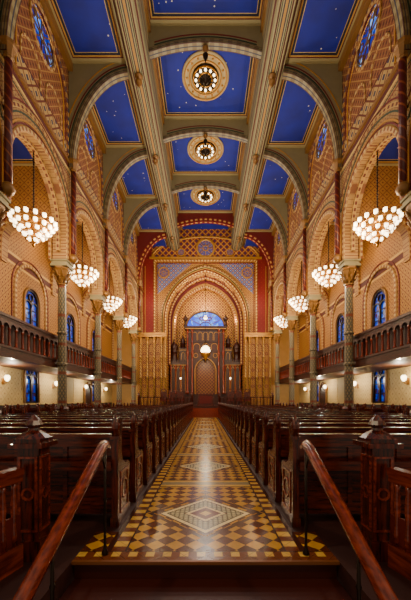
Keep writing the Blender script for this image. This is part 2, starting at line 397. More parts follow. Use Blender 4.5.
# ------------------------------------------------------------ side walls / arcade
IMP=7.7; AZ=9.05
for s,nm in ((-1,'left'),(1,'right')):
    out=[(4.6,16.7),(4.6,IMP)]
    bays=[(m,1.9) for m in mids]+[((27.1+YW)/2,.85)]
    for m,r in bays:
        zs=AZ if r>1 else 9.6
        out+=[(m-r,IMP)]+[(m-r,8.2)]+rarch(m,zs,r,None,24)+[(m+r,IMP)]
    out+=[(YW,IMP),(YW,16.7)]
    holes=[circ(m,15.2,.8) for m in mids]
    struct(plate('wall_'+nm,out,holes,.6,'yz',s*6.45,NAVEW),'gilded stencilled arcade wall with round arches','wall')
    for m,r in bays:
        zs=AZ if r>1 else 9.6
        mb=MB(); mb.band(rarch(m,zs,r,IMP,28),MOLD(.0,.17,.05),mpy(s*6.15,s)); trim(mb,VOUS,'striped cream and tan arch voussoirs','arch moulding')
        for o,mt in ((.2,RED),(.28,GOLD)):
            mb=MB(); mb.band(rarch(m,zs,r,IMP,28),RECT(o,o+.045,0,.03),mpy(s*6.15,s)); trim(mb,mt,'thin painted line around the arch','arch moulding')
        if r>1:
            mb=MB(); mb.band(rarch(m,zs,r,8.0,28),[(-.12,-.4),(0,-.4),(0,-.25),(-.12,-.25)],mpy(s*6.15,s)); trim(mb,VOUS2,'gold and red inner arch ring','arch moulding')
            for R2,mt,wd in ((2.38,GREEN,.05),(2.5,VOUS2,.14),(2.7,RED,.045)):
                a0=math.acos(min(1,2.2/R2)); pth=arc(m,zs,R2,R2,pi-a0,a0,28)
                mb=MB(); mb.band(pth,RECT(0,wd,0,.02),mpy(s*6.15,s)); trim(mb,mt,'concentric painted arch line','arch moulding')
            mb=MB(); mb.band(rarch(m,14.1,1.8,12.95,24),RECT(0,.045,0,.02),mpy(s*6.15,s)); trim(mb,RED,'thin red line','arch moulding')
            mb=MB(); mb.band(rarch(m,14.1,1.95,12.35,24),MOLD(0,.12,.05),mpy(s*6.15,s)); trim(mb,VOUS3,'gold and blue arched wall frame','arch moulding')
            mb=MB(); mb.band(rarch(m,14.1,1.6,12.35,24,),MOLD(0,.06,.03),mpy(s*6.15,s)); trim(mb,GOLD)
            for q in (-.8,.8):
                mb=MB(); mb.band(rarch(m+q,13.4,.55,12.95,16),MOLD(0,.08,.04),mpy(s*6.15,s)); trim(mb,VOUS,'blind arch moulding under the rose window','arch moulding')
    mb=MB(); mb.box(*(sorted((s*6.15,s*5.95))),4.6,YW,16.2,16.55); trim(mb,GOLDD,'gilded cornice','cornice')
    mb=MB(); mb.box(*(sorted((s*6.15,s*6.07))),4.6,YW,12.04,12.16); trim(mb,GOLDD,'string course','moulding')
    holes=[]
    for m in mids[1:]:
        holes.append([(a,b) for a,b in rarch(m,6.6,.64,4.7,14)]); holes.append([(a,b) for a,b in rarch(m,2.75,.58,1.3,14)])
    struct(plate('wall_outer_'+nm,[(4.6,0),(32.5,0),(32.5,12),(4.6,12)],holes,.3,'yz',s*9.35,OUTW),'gold stencilled aisle wall','wall')
    mb=MB(); mb.box(*sorted((s*6.95,s*9.2)),4.6,YW-.2,2.97,3.17); struct(mb.obj('ceiling_gallery_'+nm,simple('gallery_soffit_'+nm,(120,76,44))),'gallery floor slab and soffit','ceiling')
    mb=MB(); mb.box(*sorted((s*6.85,s*9.2)),4.6,YW,11.9,12.0); struct(mb.obj('ceiling_aisle_'+nm,CEILG),'blue painted gallery ceiling','ceiling')
    for c in cols[1:]:
        ol=[(6.86,12),(6.86,7.75),(6.95,7.75)]+[(a,b) for a,b in rarch(8.05,8.6,1.02,None,16)]+[(9.12,7.75),(9.19,7.75),(9.19,12)]
        ol=[(s*a,b) for a,b in ol]
        TN[0]+=1; struct(plate('trim_%d'%TN[0],ol,[],.4,'xz',c,WALLUP),'gallery cross arch','arch')
        mb=MB(); mb.band(rarch(s*8.05,8.6,1.03,7.75,16),MOLD(0,.14,.05),mpx(c-.2)); trim(mb,VOUS,'striped cross arch moulding')
        mb=MB(); mb.band(arc(s*8.05,8.6,1.1,1.25,pi*.85,pi*.15,16),RECT(.1,.15,0,.03),mpx(c-.2)); trim(mb,RED,'thin red cross arch line')
    for m in mids[1:]:
        mb=MB(); mb.band(rarch(m,7.0,1.3,4.4,20),MOLD(0,.18,.08),mpy(s*9.2,s)); trim(mb,VOUS,'striped window surround','arch moulding')
        mb=MB(); mb.band(rarch(m,7.0,1.6,4.4,20),RECT(0,.06,0,.04),mpy(s*9.2,s)); trim(mb,RED,'thin red wall arch','arch moulding')
        mb=MB(); mb.band(rarch(m,6.6,.66,4.7,16),MOLD(0,.1,.1),mpy(s*9.2,s)); trim(mb,GOLDD,'gilded window surround','arch moulding')
        if m!=mids[3]:
            mb=MB(); mb.band(rarch(m,2.75,.6,1.3,16),MOLD(0,.1,.08),mpy(s*9.2,s)); trim(mb,GOLDD,'gilded window surround','arch moulding')
def pilaster_mesh():
    e=empty('wall_colonnette',(0,0,7.75)); 
    mb=MB(); mb.lathe([(.11,.25),(.11,4.0)],0,0,12); mb.obj('shaft',SPIR,e)
    mb=MB(); mb.lathe([(.05,-.1),(.16,0),(.2,.1),(.15,.2),(.12,.26)],0,0,12); mb.obj('base',GOLDD,e)
    mb=MB(); mb.lathe([(.12,4.0),(.15,4.05),(.13,4.1),(.2,4.35),(.24,4.4),(.24,4.5)],0,0,8,pi/8,False); mb.obj('capital',GOLDD,e)
    return tag(e,'slender red and gold spiral wall colonnette with gilded capital','column','wall colonnettes')
pm=pilaster_mesh(); first=True
for s in (-1,1):
    for c in cols[1:]:
        if first: pm.location=(s*5.98,c,7.75); first=False
        else: copy_thing(pm,(s*5.98,c,7.75))
# ------------------------------------------------------------ nave columns
def column():
    e=empty('column',(0,0,0))
    mb=MB(); mb.lathe([(.36,0),(.36,.5),(.33,.55),(.33,.95),(.28,1.0),(.3,1.06),(.24,1.14)],0,0,8,pi/8,False); mb.obj('base',MWOOD,e)
    mb=MB(); mb.lathe([(.2,1.14),(.19,3.0),(.24,3.02),(.24,3.1),(.185,3.14),(.18,4.4),(.23,4.43),(.23,4.5),(.18,4.53),(.17,6.6)],0,0,8,pi/8,False); mb.obj('shaft',SHAFT,e)
    mb=MB(); mb.lathe([(.17,6.6),(.21,6.63),(.21,6.68),(.18,6.72),(.2,6.85),(.27,7.0),(.24,7.05),(.31,7.25),(.36,7.32),(.36,7.4)],0,0,8,pi/8,False)
    for i in range(8):
        a=i*pi/4; 
        mb.tube([(.18*math.cos(a),.18*math.sin(a),6.72),(.25*math.cos(a),.25*math.sin(a),6.88),(.32*math.cos(a),.32*math.sin(a),7.0),(.34*math.cos(a),.34*math.sin(a),6.93)],[.045,.045,.035,.02],6)
    for i in range(8):
        a=i*pi/4+pi/8
        mb.tube([(.2*math.cos(a),.2*math.sin(a),6.95),(.31*math.cos(a),.31*math.sin(a),7.15),(.37*math.cos(a),.37*math.sin(a),7.26),(.38*math.cos(a),.38*math.sin(a),7.18)],[.045,.045,.035,.02],6)
    mb.obj('capital',GOLDD,e)
    mb=MB(); mb.box(-.38,.38,-.34,.34,7.4,7.5); mb.box(-.33,.33,-.3,.3,7.5,7.62); mb.box(-.38,.38,-.34,.34,7.62,7.7); mb.obj('impost',STONE,e)
    return tag(e,'slender stencilled iron column with gilded foliate capital','column','nave columns')
cm=column(); first=True
for s in (-1,1):
    for c in cols[1:]:
        if first: cm.location=(s*6.5,c,0); first=False
        else: copy_thing(cm,(s*6.5,c,0))
# ------------------------------------------------------------ ceilings, beams, ribs
mb=MB(); mb.box(-2.55,2.55,4.6,YW,18.25,18.4); struct(mb.obj('ceiling',CEILC),'starry blue centre ceiling with painted borders','ceiling')
for s in (-1,1):
    mb=MB(); mb.box(*sorted((s*3.5,s*6.9)),4.6,YW,16.55,16.7); struct(mb.obj('ceiling',CEILS),'starry blue side ceiling with painted borders','ceiling')
    mb=MB(); mb.box(*sorted((s*2.55,s*3.5)),4.6,YW,16.3,18.4)
    mb.box(*sorted((s*2.72,s*3.32)),4.6,YW,16.15,16.3); trim(mb,BEAMM,'painted cream longitudinal ceiling beam','beam')
    mb=MB(); mb.box(*sorted((s*2.45,s*2.55)),4.6,YW,17.95,18.25); trim(mb,GOLDD,'gilded ceiling cornice','cornice')
for c in cols[1:]:
    last=c>27
    for s in (-1,1):
        cur=arc(3.35,11.9,2.65,4.3,0,pi/2-.06,24)
        ol=[(6.14,11.9)]+cur+[(3.5,16.2),(3.5,16.56),(6.14,16.56)]
        TN[0]+=1; struct(plate('trim_%d'%TN[0],[(s*a,b) for a,b in ol],[],.26,'xz',c,RED if last else STONE),'curved painted transverse ceiling rib','rib')
        path=[(s*a,b) for a,b in cur]
        if s>0: path=path[::-1]
        w1=.3 if last else .12
        mb=MB(); mb.band(path,[(-.06,-.3),(w1,-.3),(w1,.03),(-.06,.03)],mpx(c-.14)); trim(mb,VOUS4 if last else RIBT,'banded rib moulding','rib moulding')
        for w in (.18,.28,.48):
            if last: continue
            mb=MB(); mb.band(path[1:-1] if w>.4 else path,[(w,0),(w+.04,0),(w+.04,.02),(w,.02)],mpx(c-.13)); trim(mb,RED if .25<w<.4 else GREEN if w<.2 else GOLD,'thin painted rib line')
    cen=[(-2.55,17.1)]+[(x,17.1+.45*(1-(x/2.55)**2)) for x in [-2.55+5.1*i/20 for i in range(1,20)]]+[(2.55,17.1)]
    TN[0]+=1; struct(plate('trim_%d'%TN[0],cen+[(2.55,18.3),(-2.55,18.3)],[],.26,'xz',c,RED if last else STONE),'centre transverse ceiling beam','beam')
    w1=.3 if last else .1
    mb=MB(); mb.band(cen,[(-.06,-.3),(w1,-.3),(w1,.03),(-.06,.03)],mpx(c-.14)); trim(mb,VOUS4 if last else RIBT,'banded centre beam moulding')
    if not last:
        for w,mt in ((.18,GREEN),(.3,RED)):
            mb=MB(); mb.band([(a,b+w) for a,b in cen[1:-1]],RECT(0,.04,0,.02),mpx(c-.13)); trim(mb,mt,'thin painted beam line')
def drop(name,h,r,label,grp):
    e=empty(name,(0,0,0))
    mb=MB(); mb.lathe([(r*.6,0),(r,-.06*h),(r,-.14*h),(r*.5,-.2*h),(r*.35,-.35*h)],0,0,12); mb.obj('collar',GOLDD,e)
    mb=MB(); mb.lathe([(r*.35,-.35*h),(r*.9,-.5*h),(r*.8,-.64*h),(r*.3,-.76*h),(r*.35,-.82*h),(r*.1,-.92*h),(.01,-h)],0,0,12); mb.obj('finial',IRON if h>.65 else GOLDD,e)
    return tag(e,label,'pendant',grp)
d1=drop('ceiling_pendant',.55,.18,'gilded turned pendant boss under the ceiling beam','beam pendants'); d2=drop('ceiling_pendant',.75,.14,'dark turned pendant hanging under the centre rib','centre pendants')
f1=f2=True
for c in cols[1:]:
    for s in (-1,1):
        if f1: d1.location=(s*3.02,c,16.15); f1=False
        else: copy_thing(d1,(s*3.02,c,16.15))
    if f2: d2.location=(0,c,17.46); f2=False
    elif c<27: copy_thing(d2,(0,c,17.46))
def medallion():
    e=empty('ceiling_medallion',(0,0,0))
    mb=MB(); mb.lathe([(1.22,0),(1.22,-.05),(1.14,-.1),(1.06,-.05),(.9,-.05),(.87,-.1),(.78,-.1),(.74,-.05),(.2,-.05)],0,0,40); mb.obj('plaster_disc',CREAM,e)
    mb=MB()
    for r,w in ((1.1,.04),(.82,.05)): mb.tube([(r*math.cos(2*pi*i/36),r*math.sin(2*pi*i/36),-.1) for i in range(36)],w,6,True)
    for i in range(16):
        a=2*pi*i/16; mb.ball((.96*math.cos(a),.96*math.sin(a),-.07),.055,8,4)
    mb.obj('gilded_ring',GOLD,e)
    mb=MB(); mb.lathe([(.7,-.05),(.7,-.12),(.5,-.12),(.45,-.15),(.3,-.15),(.2,-.22),(.1,-.3),(.04,-.42),(.02,-.5)],0,0,20)
    for i in range(12):
        a=2*pi*(i+.5)/12; mb.tube([(.15*math.cos(a),.15*math.sin(a),-.24),(.4*math.cos(a),.4*math.sin(a),-.2),(.66*math.cos(a),.66*math.sin(a),-.16)],.02,5)
    mb.obj('lamp_bowl',IRON,e)
    mb=MB()
    for r in (.64,.34): mb.tube([(r*math.cos(2*pi*i/30),r*math.sin(2*pi*i/30),-.16) for i in range(30)],.04,6,True)
    mb.obj('brass_ring',BRASS,e)
    g=MB(); g.ball((0,0,0),.06,8,5); b0=None
    for r,n,z in ((.5,12,-.18),):
        for i in range(n):
            a=2*pi*i/n; l=(r*math.cos(a),r*math.sin(a),z)
            if b0 is None: b0=g.obj('bulb',SPARK,e,l)
            else:
                o=b0.copy(); COL.objects.link(o); o.location=l
    return tag(e,'round cream and gold ceiling medallion with ring of bulbs','ceiling light','ceiling medallions')
md=medallion(); md.location=(0,mids[1]-.35,18.25)
for m in mids[2:]: copy_thing(md,(0,m-.25,18.25))
# ------------------------------------------------------------ windows
WN=[0]
def rose(s,m):
    WN[0]+=1
    mb=MB(); mb.band(circ(0,0,.4),[(-.39,0),(.4,0),(.4,.03),(-.39,.03)],mpy(0,s),closed=True)
    g=mb.obj('window_%d'%WN[0],GLASSR,None,(s*6.25,m,15.2)); struct(g,'round rose window with blue glass and gilded tracery','window')
    mb=MB(); mb.band(circ(0,0,.14,12),RECT(-.03,.03,0,.05),mpy(0,s),closed=True)
    for i in range(8):
        a=2*pi*i/8; mb.band([(.16*math.cos(a),.16*math.sin(a)),(.8*math.cos(a),.8*math.sin(a))],RECT(-.015,.015,0,.05),mpy(0,s))
        a+=pi/8; mb.band(circ(.62*math.cos(a),.62*math.sin(a),.13,10),RECT(-.012,.012,0,.04),mpy(0,s),closed=True)
    mb.obj('tracery',GOLDD,g,(-s*.03,0,0))
    mb=MB(); mb.band(circ(0,0,.78),MOLD(0,.13,.06),mpy(0,s),closed=True); mb.obj('surround',VOUS,g,(-s*.1,0,0))
def awin(s,m,zs,r,zb):
    WN[0]+=1
    p=rarch(0,zs-zb,r,0,14)
    g=plate('window_%d'%WN[0],p,[],.03,'yz',0,GLASS,None,(s*9.3,m,zb)); struct(g,'arched blue stained glass window with dark tracery','window')
    mb=MB(); mb.band(p,RECT(-.08,.0,0,.1),mpy(0,s))
    mb.band([(-r,0.04),(r,.04)],RECT(-.04,.04,0,.1),mpy(0,s))
    mb.band([(0,0),(0,zs-zb+.1)],RECT(-.05,.05,0,.08),mpy(0,s))
    for q in (-r/2,r/2): mb.band(rarch(q,zs-zb-.3,r/2,None,10),RECT(-.03,.03,0,.08),mpy(0,s))
    mb.band(circ(0,zs-zb+.24,.18,14),RECT(-.03,.03,0,.08),mpy(0,s),closed=True)
    for z in (.5,1.0,1.5): mb.band([(-r,z),(r,z)],RECT(-.02,.02,0,.05),mpy(0,s))
    mb.obj('tracery',IRON,g,(-s*.03,0,0))
for s in (-1,1):
    for m in mids: rose(s,m)
    for m in mids[1:]:
        awin(s,m,6.6,.64,4.7)
    for m in mids[1:3]+mids[4:]: awin(s,m,2.75,.58,1.3)
DN=0
for s in (-1,1):
    DN+=1; p=parch(0,1.9,.62,.8,0,10)
    g=plate('door_%d'%DN,p,[],.08,'yz',0,AWOOD,None,(s*9.15,23.3,.0)); struct(g,'dark arched wooden door beneath the gallery','door')
    mb=MB(); mb.band(p,MOLD(0,.16,.08),mpy(0,s)); mb.obj('frame',GOLDD,g,(-s*.03,0,0))
    mb=MB(); mb.ball((0,0,1.0),.05,8,5); mb.obj('knob',BRASS,g,(-s*.08,-.4,0))
for s in (-1,1):
    mb=MB(); mb.box(*sorted((s*9.22,s*9.3)),mids[3]-.7,mids[3]+.7,1.2,3.45); trim(mb,CREAM,'cream wall infill panel','wall panel')
# ------------------------------------------------------------ gallery fronts
def gallery(L):
    e=empty('gallery_front',(0,0,0))
    mb=MB(); mb.box(-.12,.12,-L/2,L/2,1.28,1.38); mb.box(-.08,.1,-L/2,L/2,1.2,1.28); mb.obj('top_rail',MWOOD,e)
    mb=MB(); mb.box(-.1,.1,-L/2,L/2,0,.22); mb.box(-.14,.1,-L/2,L/2,.22,.3); mb.box(-.12,.1,-L/2,L/2,-.1,0); mb.obj('bottom_rail',MWOOD,e)
    mb=MB(); mb.box(.05,.08,-L/2,L/2,.3,1.2); mb.obj('back_panel',AWOOD,e)
    n=12; w=L/n
    b=None
    for i in range(n):
        y=-L/2+w*(i+.5)
        if b is None:
            mb=MB(); mb.lathe([(.07,.3),(.07,.36),(.04,.4),(.05,.55),(.035,.85),(.06,.9),(.06,.95)],0,0,8); b=mb.obj('baluster',RWOOD,e,(-.04,y,0))
        else:
            o=b.copy(); COL.objects.link(o); o.location=(-.04,y,0)
    ol=[(-L/2,1.2),(-L/2,.95+w/2-.04)]
    for i in range(n+1):
        y=-L/2+w*i
        if i==0: ol+=arc(y,.95,w/2-.04,w/2-.04,pi/2,0,5)[1:]
        elif i==n: ol+=arc(y,.95,w/2-.04,w/2-.04,pi,pi/2,5)
        else: ol+=rarch(y,.95,w/2-.04,None,8)
    ol+=[(L/2,1.2)]
    plate('arcade',ol,[],.06,'yz',-.04,MWOOD,e)
    return e
ge=tag(gallery(4.5),'dark wood arcaded gallery front with turned balusters','balcony','gallery fronts')
gs=tag(gallery(2.2),'short dark wood arcaded gallery front','balcony','gallery fronts')
f=True
for s in (-1,1):
    for m in mids:
        rz=0 if s>0 else pi
        if f: ge.location=(s*6.85,m,3.0); ge.rotation_euler=(0,0,rz); f=False
        else: copy_thing(ge,(s*6.85,m,3.0),rz)
gs.location=(-6.85,28.2,3.0); gs.rotation_euler=(0,0,pi); copy_thing(gs,(6.85,28.2,3.0),0)
# ------------------------------------------------------------ chandeliers
def chandelier():
    e=empty('chandelier',(0,0,0))
    mb=MB(); mb.tube([(0,0,.3),(0,0,3.0)],.02,6)
    for i in range(22): mb.ball((0,0,.8+i*.1),.035,6,4)
    mb.obj('chain',IRON,e)
    mb=MB(); mb.lathe([(.02,-.72),(.06,-.66),(.03,-.58),(.1,-.5),(.14,-.35),(.06,-.2),(.05,.1),(.12,.2),(.16,.3),(.06,.4),(.04,.75)],0,0,12); mb.obj('hub',BRASS,e)
    tiers=[(.76,.2,16),(.62,.0,13),(.47,-.18,10),(.3,-.35,6),(.12,-.48,3)]
    mb=MB()
    for r,z,n in tiers:
        mb.tube([(r*.88*math.cos(2*pi*i/24),r*.88*math.sin(2*pi*i/24),z-.085) for i in range(24)],.026,6,True)
        for i in range(n):
            a=2*pi*i/n+z; c,s_=math.cos(a),math.sin(a)
            mb.tube([(.05*c,.05*s_,z+.1),(r*.4*c,r*.4*s_,z-.02),(r*.8*c,r*.8*s_,z-.1),(r*c,r*s_,z-.09),(r*c,r*s_,z-.04)],.016,5)
    mb.obj('arm_frame',BRASS,e)
    g=None
    for r,z,n in tiers:
        for i in range(n):
            a=2*pi*i/n+z; p=(r*math.cos(a),r*math.sin(a),z)
            if g is None:
                mb=MB(); mb.lathe([(.02,-.045),(.045,-.035),(.068,.0),(.074,.025),(.062,.06),(.072,.09)],0,0,10); g=mb.obj('glass_shade',BULB,e,p)
            else:
                o=g.copy(); COL.objects.link(o); o.location=p
    return tag(e,'tiered brass chandelier with glowing opal glass shades','chandelier','nave chandeliers')
ce=chandelier(); f=True
def light(kind,loc,power,col,size=.1,spec=1.0):
    d=bpy.data.lights.new('lamp',kind); d.energy=power; d.color=col
    d.shadow_soft_size=size; d.specular_factor=spec
    o=bpy.data.objects.new('lamp_or_fill_light',d); COL.objects.link(o); o.location=loc  # shared by the chandelier lamps and the added, unseen fill lights
    return o
WARM=(1,.79,.5); WARM2=(1,.74,.43); NEUT=(1,.91,.77)
for s in (-1,1):
    for m in mids[1:]:
        if f: ce.location=(s*6.5,m,7.95); f=False
        else: copy_thing(ce,(s*6.5,m,7.95))
        light('POINT',(s*5.3,m,7.6),390,WARM,.03)
        light('POINT',(s*8.0,m,9.6),95,WARM2,.03)  # unseen fill added inside the gallery, no fixture
        light('POINT',(s*8.3,m+1.5,2.6),85,(1,.87,.64),.03)  # unseen fill added below the gallery, apart from the sconces
for c in cols[1:]:
    light('POINT',(0,c+.1,12.6),440,NEUT,.03)  # unseen fills added in mid-air to brighten the ceiling
for s in (-1,1): light('POINT',(s*3.4,.6,4.6),210,WARM,.05,.08)  # unseen fills added near the camera to lift the pews
# ------------------------------------------------------------ front (ark) wall
AW,AH=3.75,4.6
ol=[(-9.5,0),(-AW,0)]+parch(0,9.3,AW,AH,None,16)+[(AW,0),(9.5,0),(9.5,12.0),(6.8,12.0),(6.8,18.4),(-6.8,18.4),(-6.8,12.0),(-9.5,12.0)]
struct(plate('wall_front',ol,[],.4,'xz',YW+.2,FRONTW),'gilded and red stencilled chancel wall with great arch','wall')
mb=MB(); mb.box(-4.2,4.2,32.3,32.5,0,14.4); struct(mb.obj('wall_apse',APSEW),'gold lattice patterned apse back wall','wall')
mb=MB(); mb.band(parch(0,9.3,AW+.02,AH+.02,0,16),[(0,0),(.15,0),(.15,-2.6),(0,-2.6)],mpx(YW+.3)); trim(mb,APSEW,'gilded apse vault','vault')
for o0,w1,d,mt in ((0,.08,.1,GOLD),(.08,.2,.18,VOUS5),(.28,.06,.22,RED),(.34,.1,.26,GOLD),(.44,.06,.26,GREEN),(.5,.18,.32,VOUS2)):
    mb=MB(); mb.band(parch(0,9.3,AW,AH,7.95,18),MOLD(o0,o0+w1-.01,d),mpx(YW)); trim(mb,mt,'gilded chancel archivolt','arch moulding')
for yy,o0,mt in ((30.2,-.08,RED),(30.3,-.22,VOUS5),(31.2,-.3,RED),(31.3,-.45,GOLD),(31.7,-.66,VOUS5)):
    mb=MB(); mb.band(parch(0,9.3,AW,AH,5.0,18),[(o0,0),(.0,0),(.0,.08),(o0,.08)],mpx(yy)); trim(mb,mt,'recessed inner arch order','arch moulding')
mb=MB(); mb.band([(-4.92,7.7),(-4.92,15.05),(4.92,15.05),(4.92,7.7)],MOLD(0,.16,.14),mpx(YW)); trim(mb,VOUS5,'rectangular gilded frame around the great arch','frame')
mb=MB(); mb.band([(-4.72,8.0),(-4.72,14.85),(4.72,14.85),(4.72,8.0)],MOLD(0,.07,.1),mpx(YW)); trim(mb,RED,'thin red frame')
p2=[(5.2*math.cos(pi-pi*i/28),15.3+2.1*math.sin(pi-pi*i/28)) for i in range(29)]
mb=MB(); mb.band(p2,MOLD(0,.14,.1),mpx(YW)); trim(mb,GOLD)
for s in (-1,1):
    mb=MB(); mb.box(*sorted((s*5.9,s*5.96)),YW-.06,YW,7.95,14.6); trim(mb,GOLD,'thin gilded pilaster line')
mb=MB(); mb.box(-5.5,5.5,YW-.2,YW,15.3,15.45); trim(mb,GOLD)
BLUEP=diaper('blue_gold_roundel','xz',.3,(26,60,160),(210,160,80),(190,200,220))
def roundel(x,z,r):
    e=empty('wall_roundel',(x,YW-.001,z))
    mb=MB(); mb.band(circ(0,0,r*.5),[(-r*.49,0),(r*.5,0),(r*.5,.05),(-r*.49,.05)],mpx(0),closed=True); mb.obj('disc',BLUEP,e)
    mb=MB(); mb.band(circ(0,0,r),MOLD(-.1*r/.8,.1*r/.8,.12),mpx(0),closed=True); mb.band(circ(0,0,r*.3,16),RECT(-.04*r,.04*r,.04,.1),mpx(0),closed=True)
    for i in range(8):
        a=i*pi/4; mb.band([(r*.3*math.cos(a),r*.3*math.sin(a)),(r*math.cos(a),r*math.sin(a))],RECT(-.025*r,.025*r,.04,.09),mpx(0))
    mb.obj('ring',GOLD,e)
    return tag(e,'blue and gilded ornamental wall roundel above the arch','roundel')
roundel(0,16.35,.85)
for s in (-1,1): roundel(s*4.1,13.95,.5); roundel(s*2.4,15.95,.34)
def gcol(h,r):
    e=empty('gilded_colonnette')
    mb=MB(); mb.lathe([(r*1.5,0),(r*1.5,.35),(r*1.3,.42),(r*1.4,.5),(r,.6)],0,0,12); mb.obj('base',GOLDD,e)
    mb=MB(); mb.lathe([(r,.6),(r,h*.4),(r*1.6,h*.4+.05),(r*1.6,h*.4+.15),(r,h*.4+.2),(r,h*.7),(r*1.6,h*.7+.05),(r*1.6,h*.7+.15),(r,h*.7+.2),(r,h-.6)],0,0,12); mb.obj('shaft',SPIR2,e)
    mb=MB(); mb.lathe([(r,h-.6),(r*1.2,h-.56),(r,h-.5),(r*1.7,h-.16),(r*2.0,h-.1),(r*2.0,h)],0,0,12); mb.obj('capital',GOLD,e)
    return tag(e,'gilded spiral colonnette with foliate capital beside the arch','column','chancel colonnettes')
gc=gcol(6.6,.075); f=True
for s in (-1,1):
    for x in (3.9,4.3,5.0,5.65,6.3):
        l=(s*x,YW-.3,.95)
        if f: gc.location=l; f=False
        else: copy_thing(gc,l)
    mb=MB(); mb.box(*sorted((s*6.0,s*6.55)),YW-.5,YW,0,.95); trim(mb,AWOOD,'colonnette plinth','plinth')
    mb=MB(); mb.box(*sorted((s*(AW+.02),s*6.55)),YW-.5,YW,7.56,7.75); mb.box(*sorted((s*(AW+.02),s*6.6)),YW-.6,YW,7.75,7.95); trim(mb,GOLD,'gilded chancel cornice','cornice')
    for x in (4.65,5.32,5.97):
        mb=MB(); mb.band(parch(s*x,6.5,.22,.45,1.6,6),MOLD(0,.05,.05),mpx(YW)); trim(mb,RED,'narrow red arched panel moulding')
        for z in (6.0,5.2,4.4,3.6,2.8):
            mb=MB(); mb.band(circ(s*x,z,.1,10),RECT(0,.05,0,.04),mpx(YW),closed=True); trim(mb,RED,'small red panel ornament')
    mb=MB(); mb.band(rarch(s*8.05,8.8,.95,4.3,16),MOLD(0,.2,.08),mpx(YW)); trim(mb,VOUS,'striped arch on the gallery end wall')
# ------------------------------------------------------------ bimah
bm=empty('platform',(0,24.6,0)); tag(bm,'raised wooden prayer platform with central steps','platform')
mb=MB(); mb.box(-5.9,5.9,1.4,4.85,0,.86); mb.box(-5.95,5.95,1.32,4.85,.86,.94); mb.box(-3.7,3.7,4.85,7.6,0,.93); mb.obj('deck',MWOOD,bm)
for i in range(4):
    mb=MB(); mb.box(-1.1,1.1,.3*i+.1,1.4,.19*i,.19*(i+1)); mb.obj('step',RWOOD,bm)
for s in (-1,1):
    rl=empty('platform_railing',(s*3.5,26.1,.94)); tag(rl,'dark wood railing with turned posts on the platform edge','railing','platform railings')
    mb=MB()
    for i in range(16): mb.lathe([(.04,.0),(.05,.06),(.03,.16),(.045,.36),(.03,.66),(.05,.72)],s*(-2.2+i*.29),0,6)
    mb.box(-2.3,2.3,-.07,.07,.72,.8); mb.obj('railing',DWOOD,rl)
    for x in (-2.3,2.35):
        mb=MB(); mb.lathe([(.09,0),(.09,.86),(.13,.91),(.06,.98),(.1,1.06),(.02,1.18)],x,0,8); mb.obj('railing_post',DWOODX,rl)
le=empty('lectern',(0,27.0,.94)); tag(le,'dark wood reading desk with cloth on the platform','lectern')
mb=MB(); mb.box(-.7,.7,-.3,.3,0,.95); mb.box(-.8,.8,-.36,.36,.95,1.02); mb.box(-.76,.76,-.35,.35,0,.1); mb.obj('body',DWOODX,le)
mb=MB(); mb.box(-.55,.55,-.33,-.31,.2,.9); mb.box(-.6,.6,-.33,.3,1.02,1.05); mb.obj('cloth',CURT,le)
def pchair():
    e=empty('platform_chair')
    mb=MB(); mb.box(-.3,.3,-.28,.28,.42,.52); mb.obj('seat',CURT,e)
    mb=MB(); mb.box(-.3,.3,.24,.3,.5,1.3); mb.lathe([(.03,1.3),(.06,1.38),(.01,1.48)],-.27,.27,6); mb.lathe([(.03,1.3),(.06,1.38),(.01,1.48)],.27,.27,6); mb.band(parch(0,1.3,.24,.25,None,6),RECT(-.04,.04,-.03,.03),mpx(.27)); mb.obj('backrest',DWOODX,e)
    for x in (-.27,.27):
        for y in (-.25,.26):
            mb=MB(); mb.box(x-.03,x+.03,y-.03,y+.03,0,.43); mb.obj('leg',DWOODX,e)
        mb=MB(); mb.box(x-.03,x+.03,-.28,.26,.7,.76); mb.box(x-.03,x+.03,-.28,-.22,.5,.7); mb.obj('armrest',DWOODX,e)
    return tag(e,'high backed dark wood chair with crimson seat on the platform','chair','platform chairs')
pc=pchair(); f=True
for s in (-1,1):
    for x in (2.4,3.2,4.0):
        l=(s*x,28.4,.94)
        if f: pc.location=l; f=False
        else: copy_thing(pc,l)
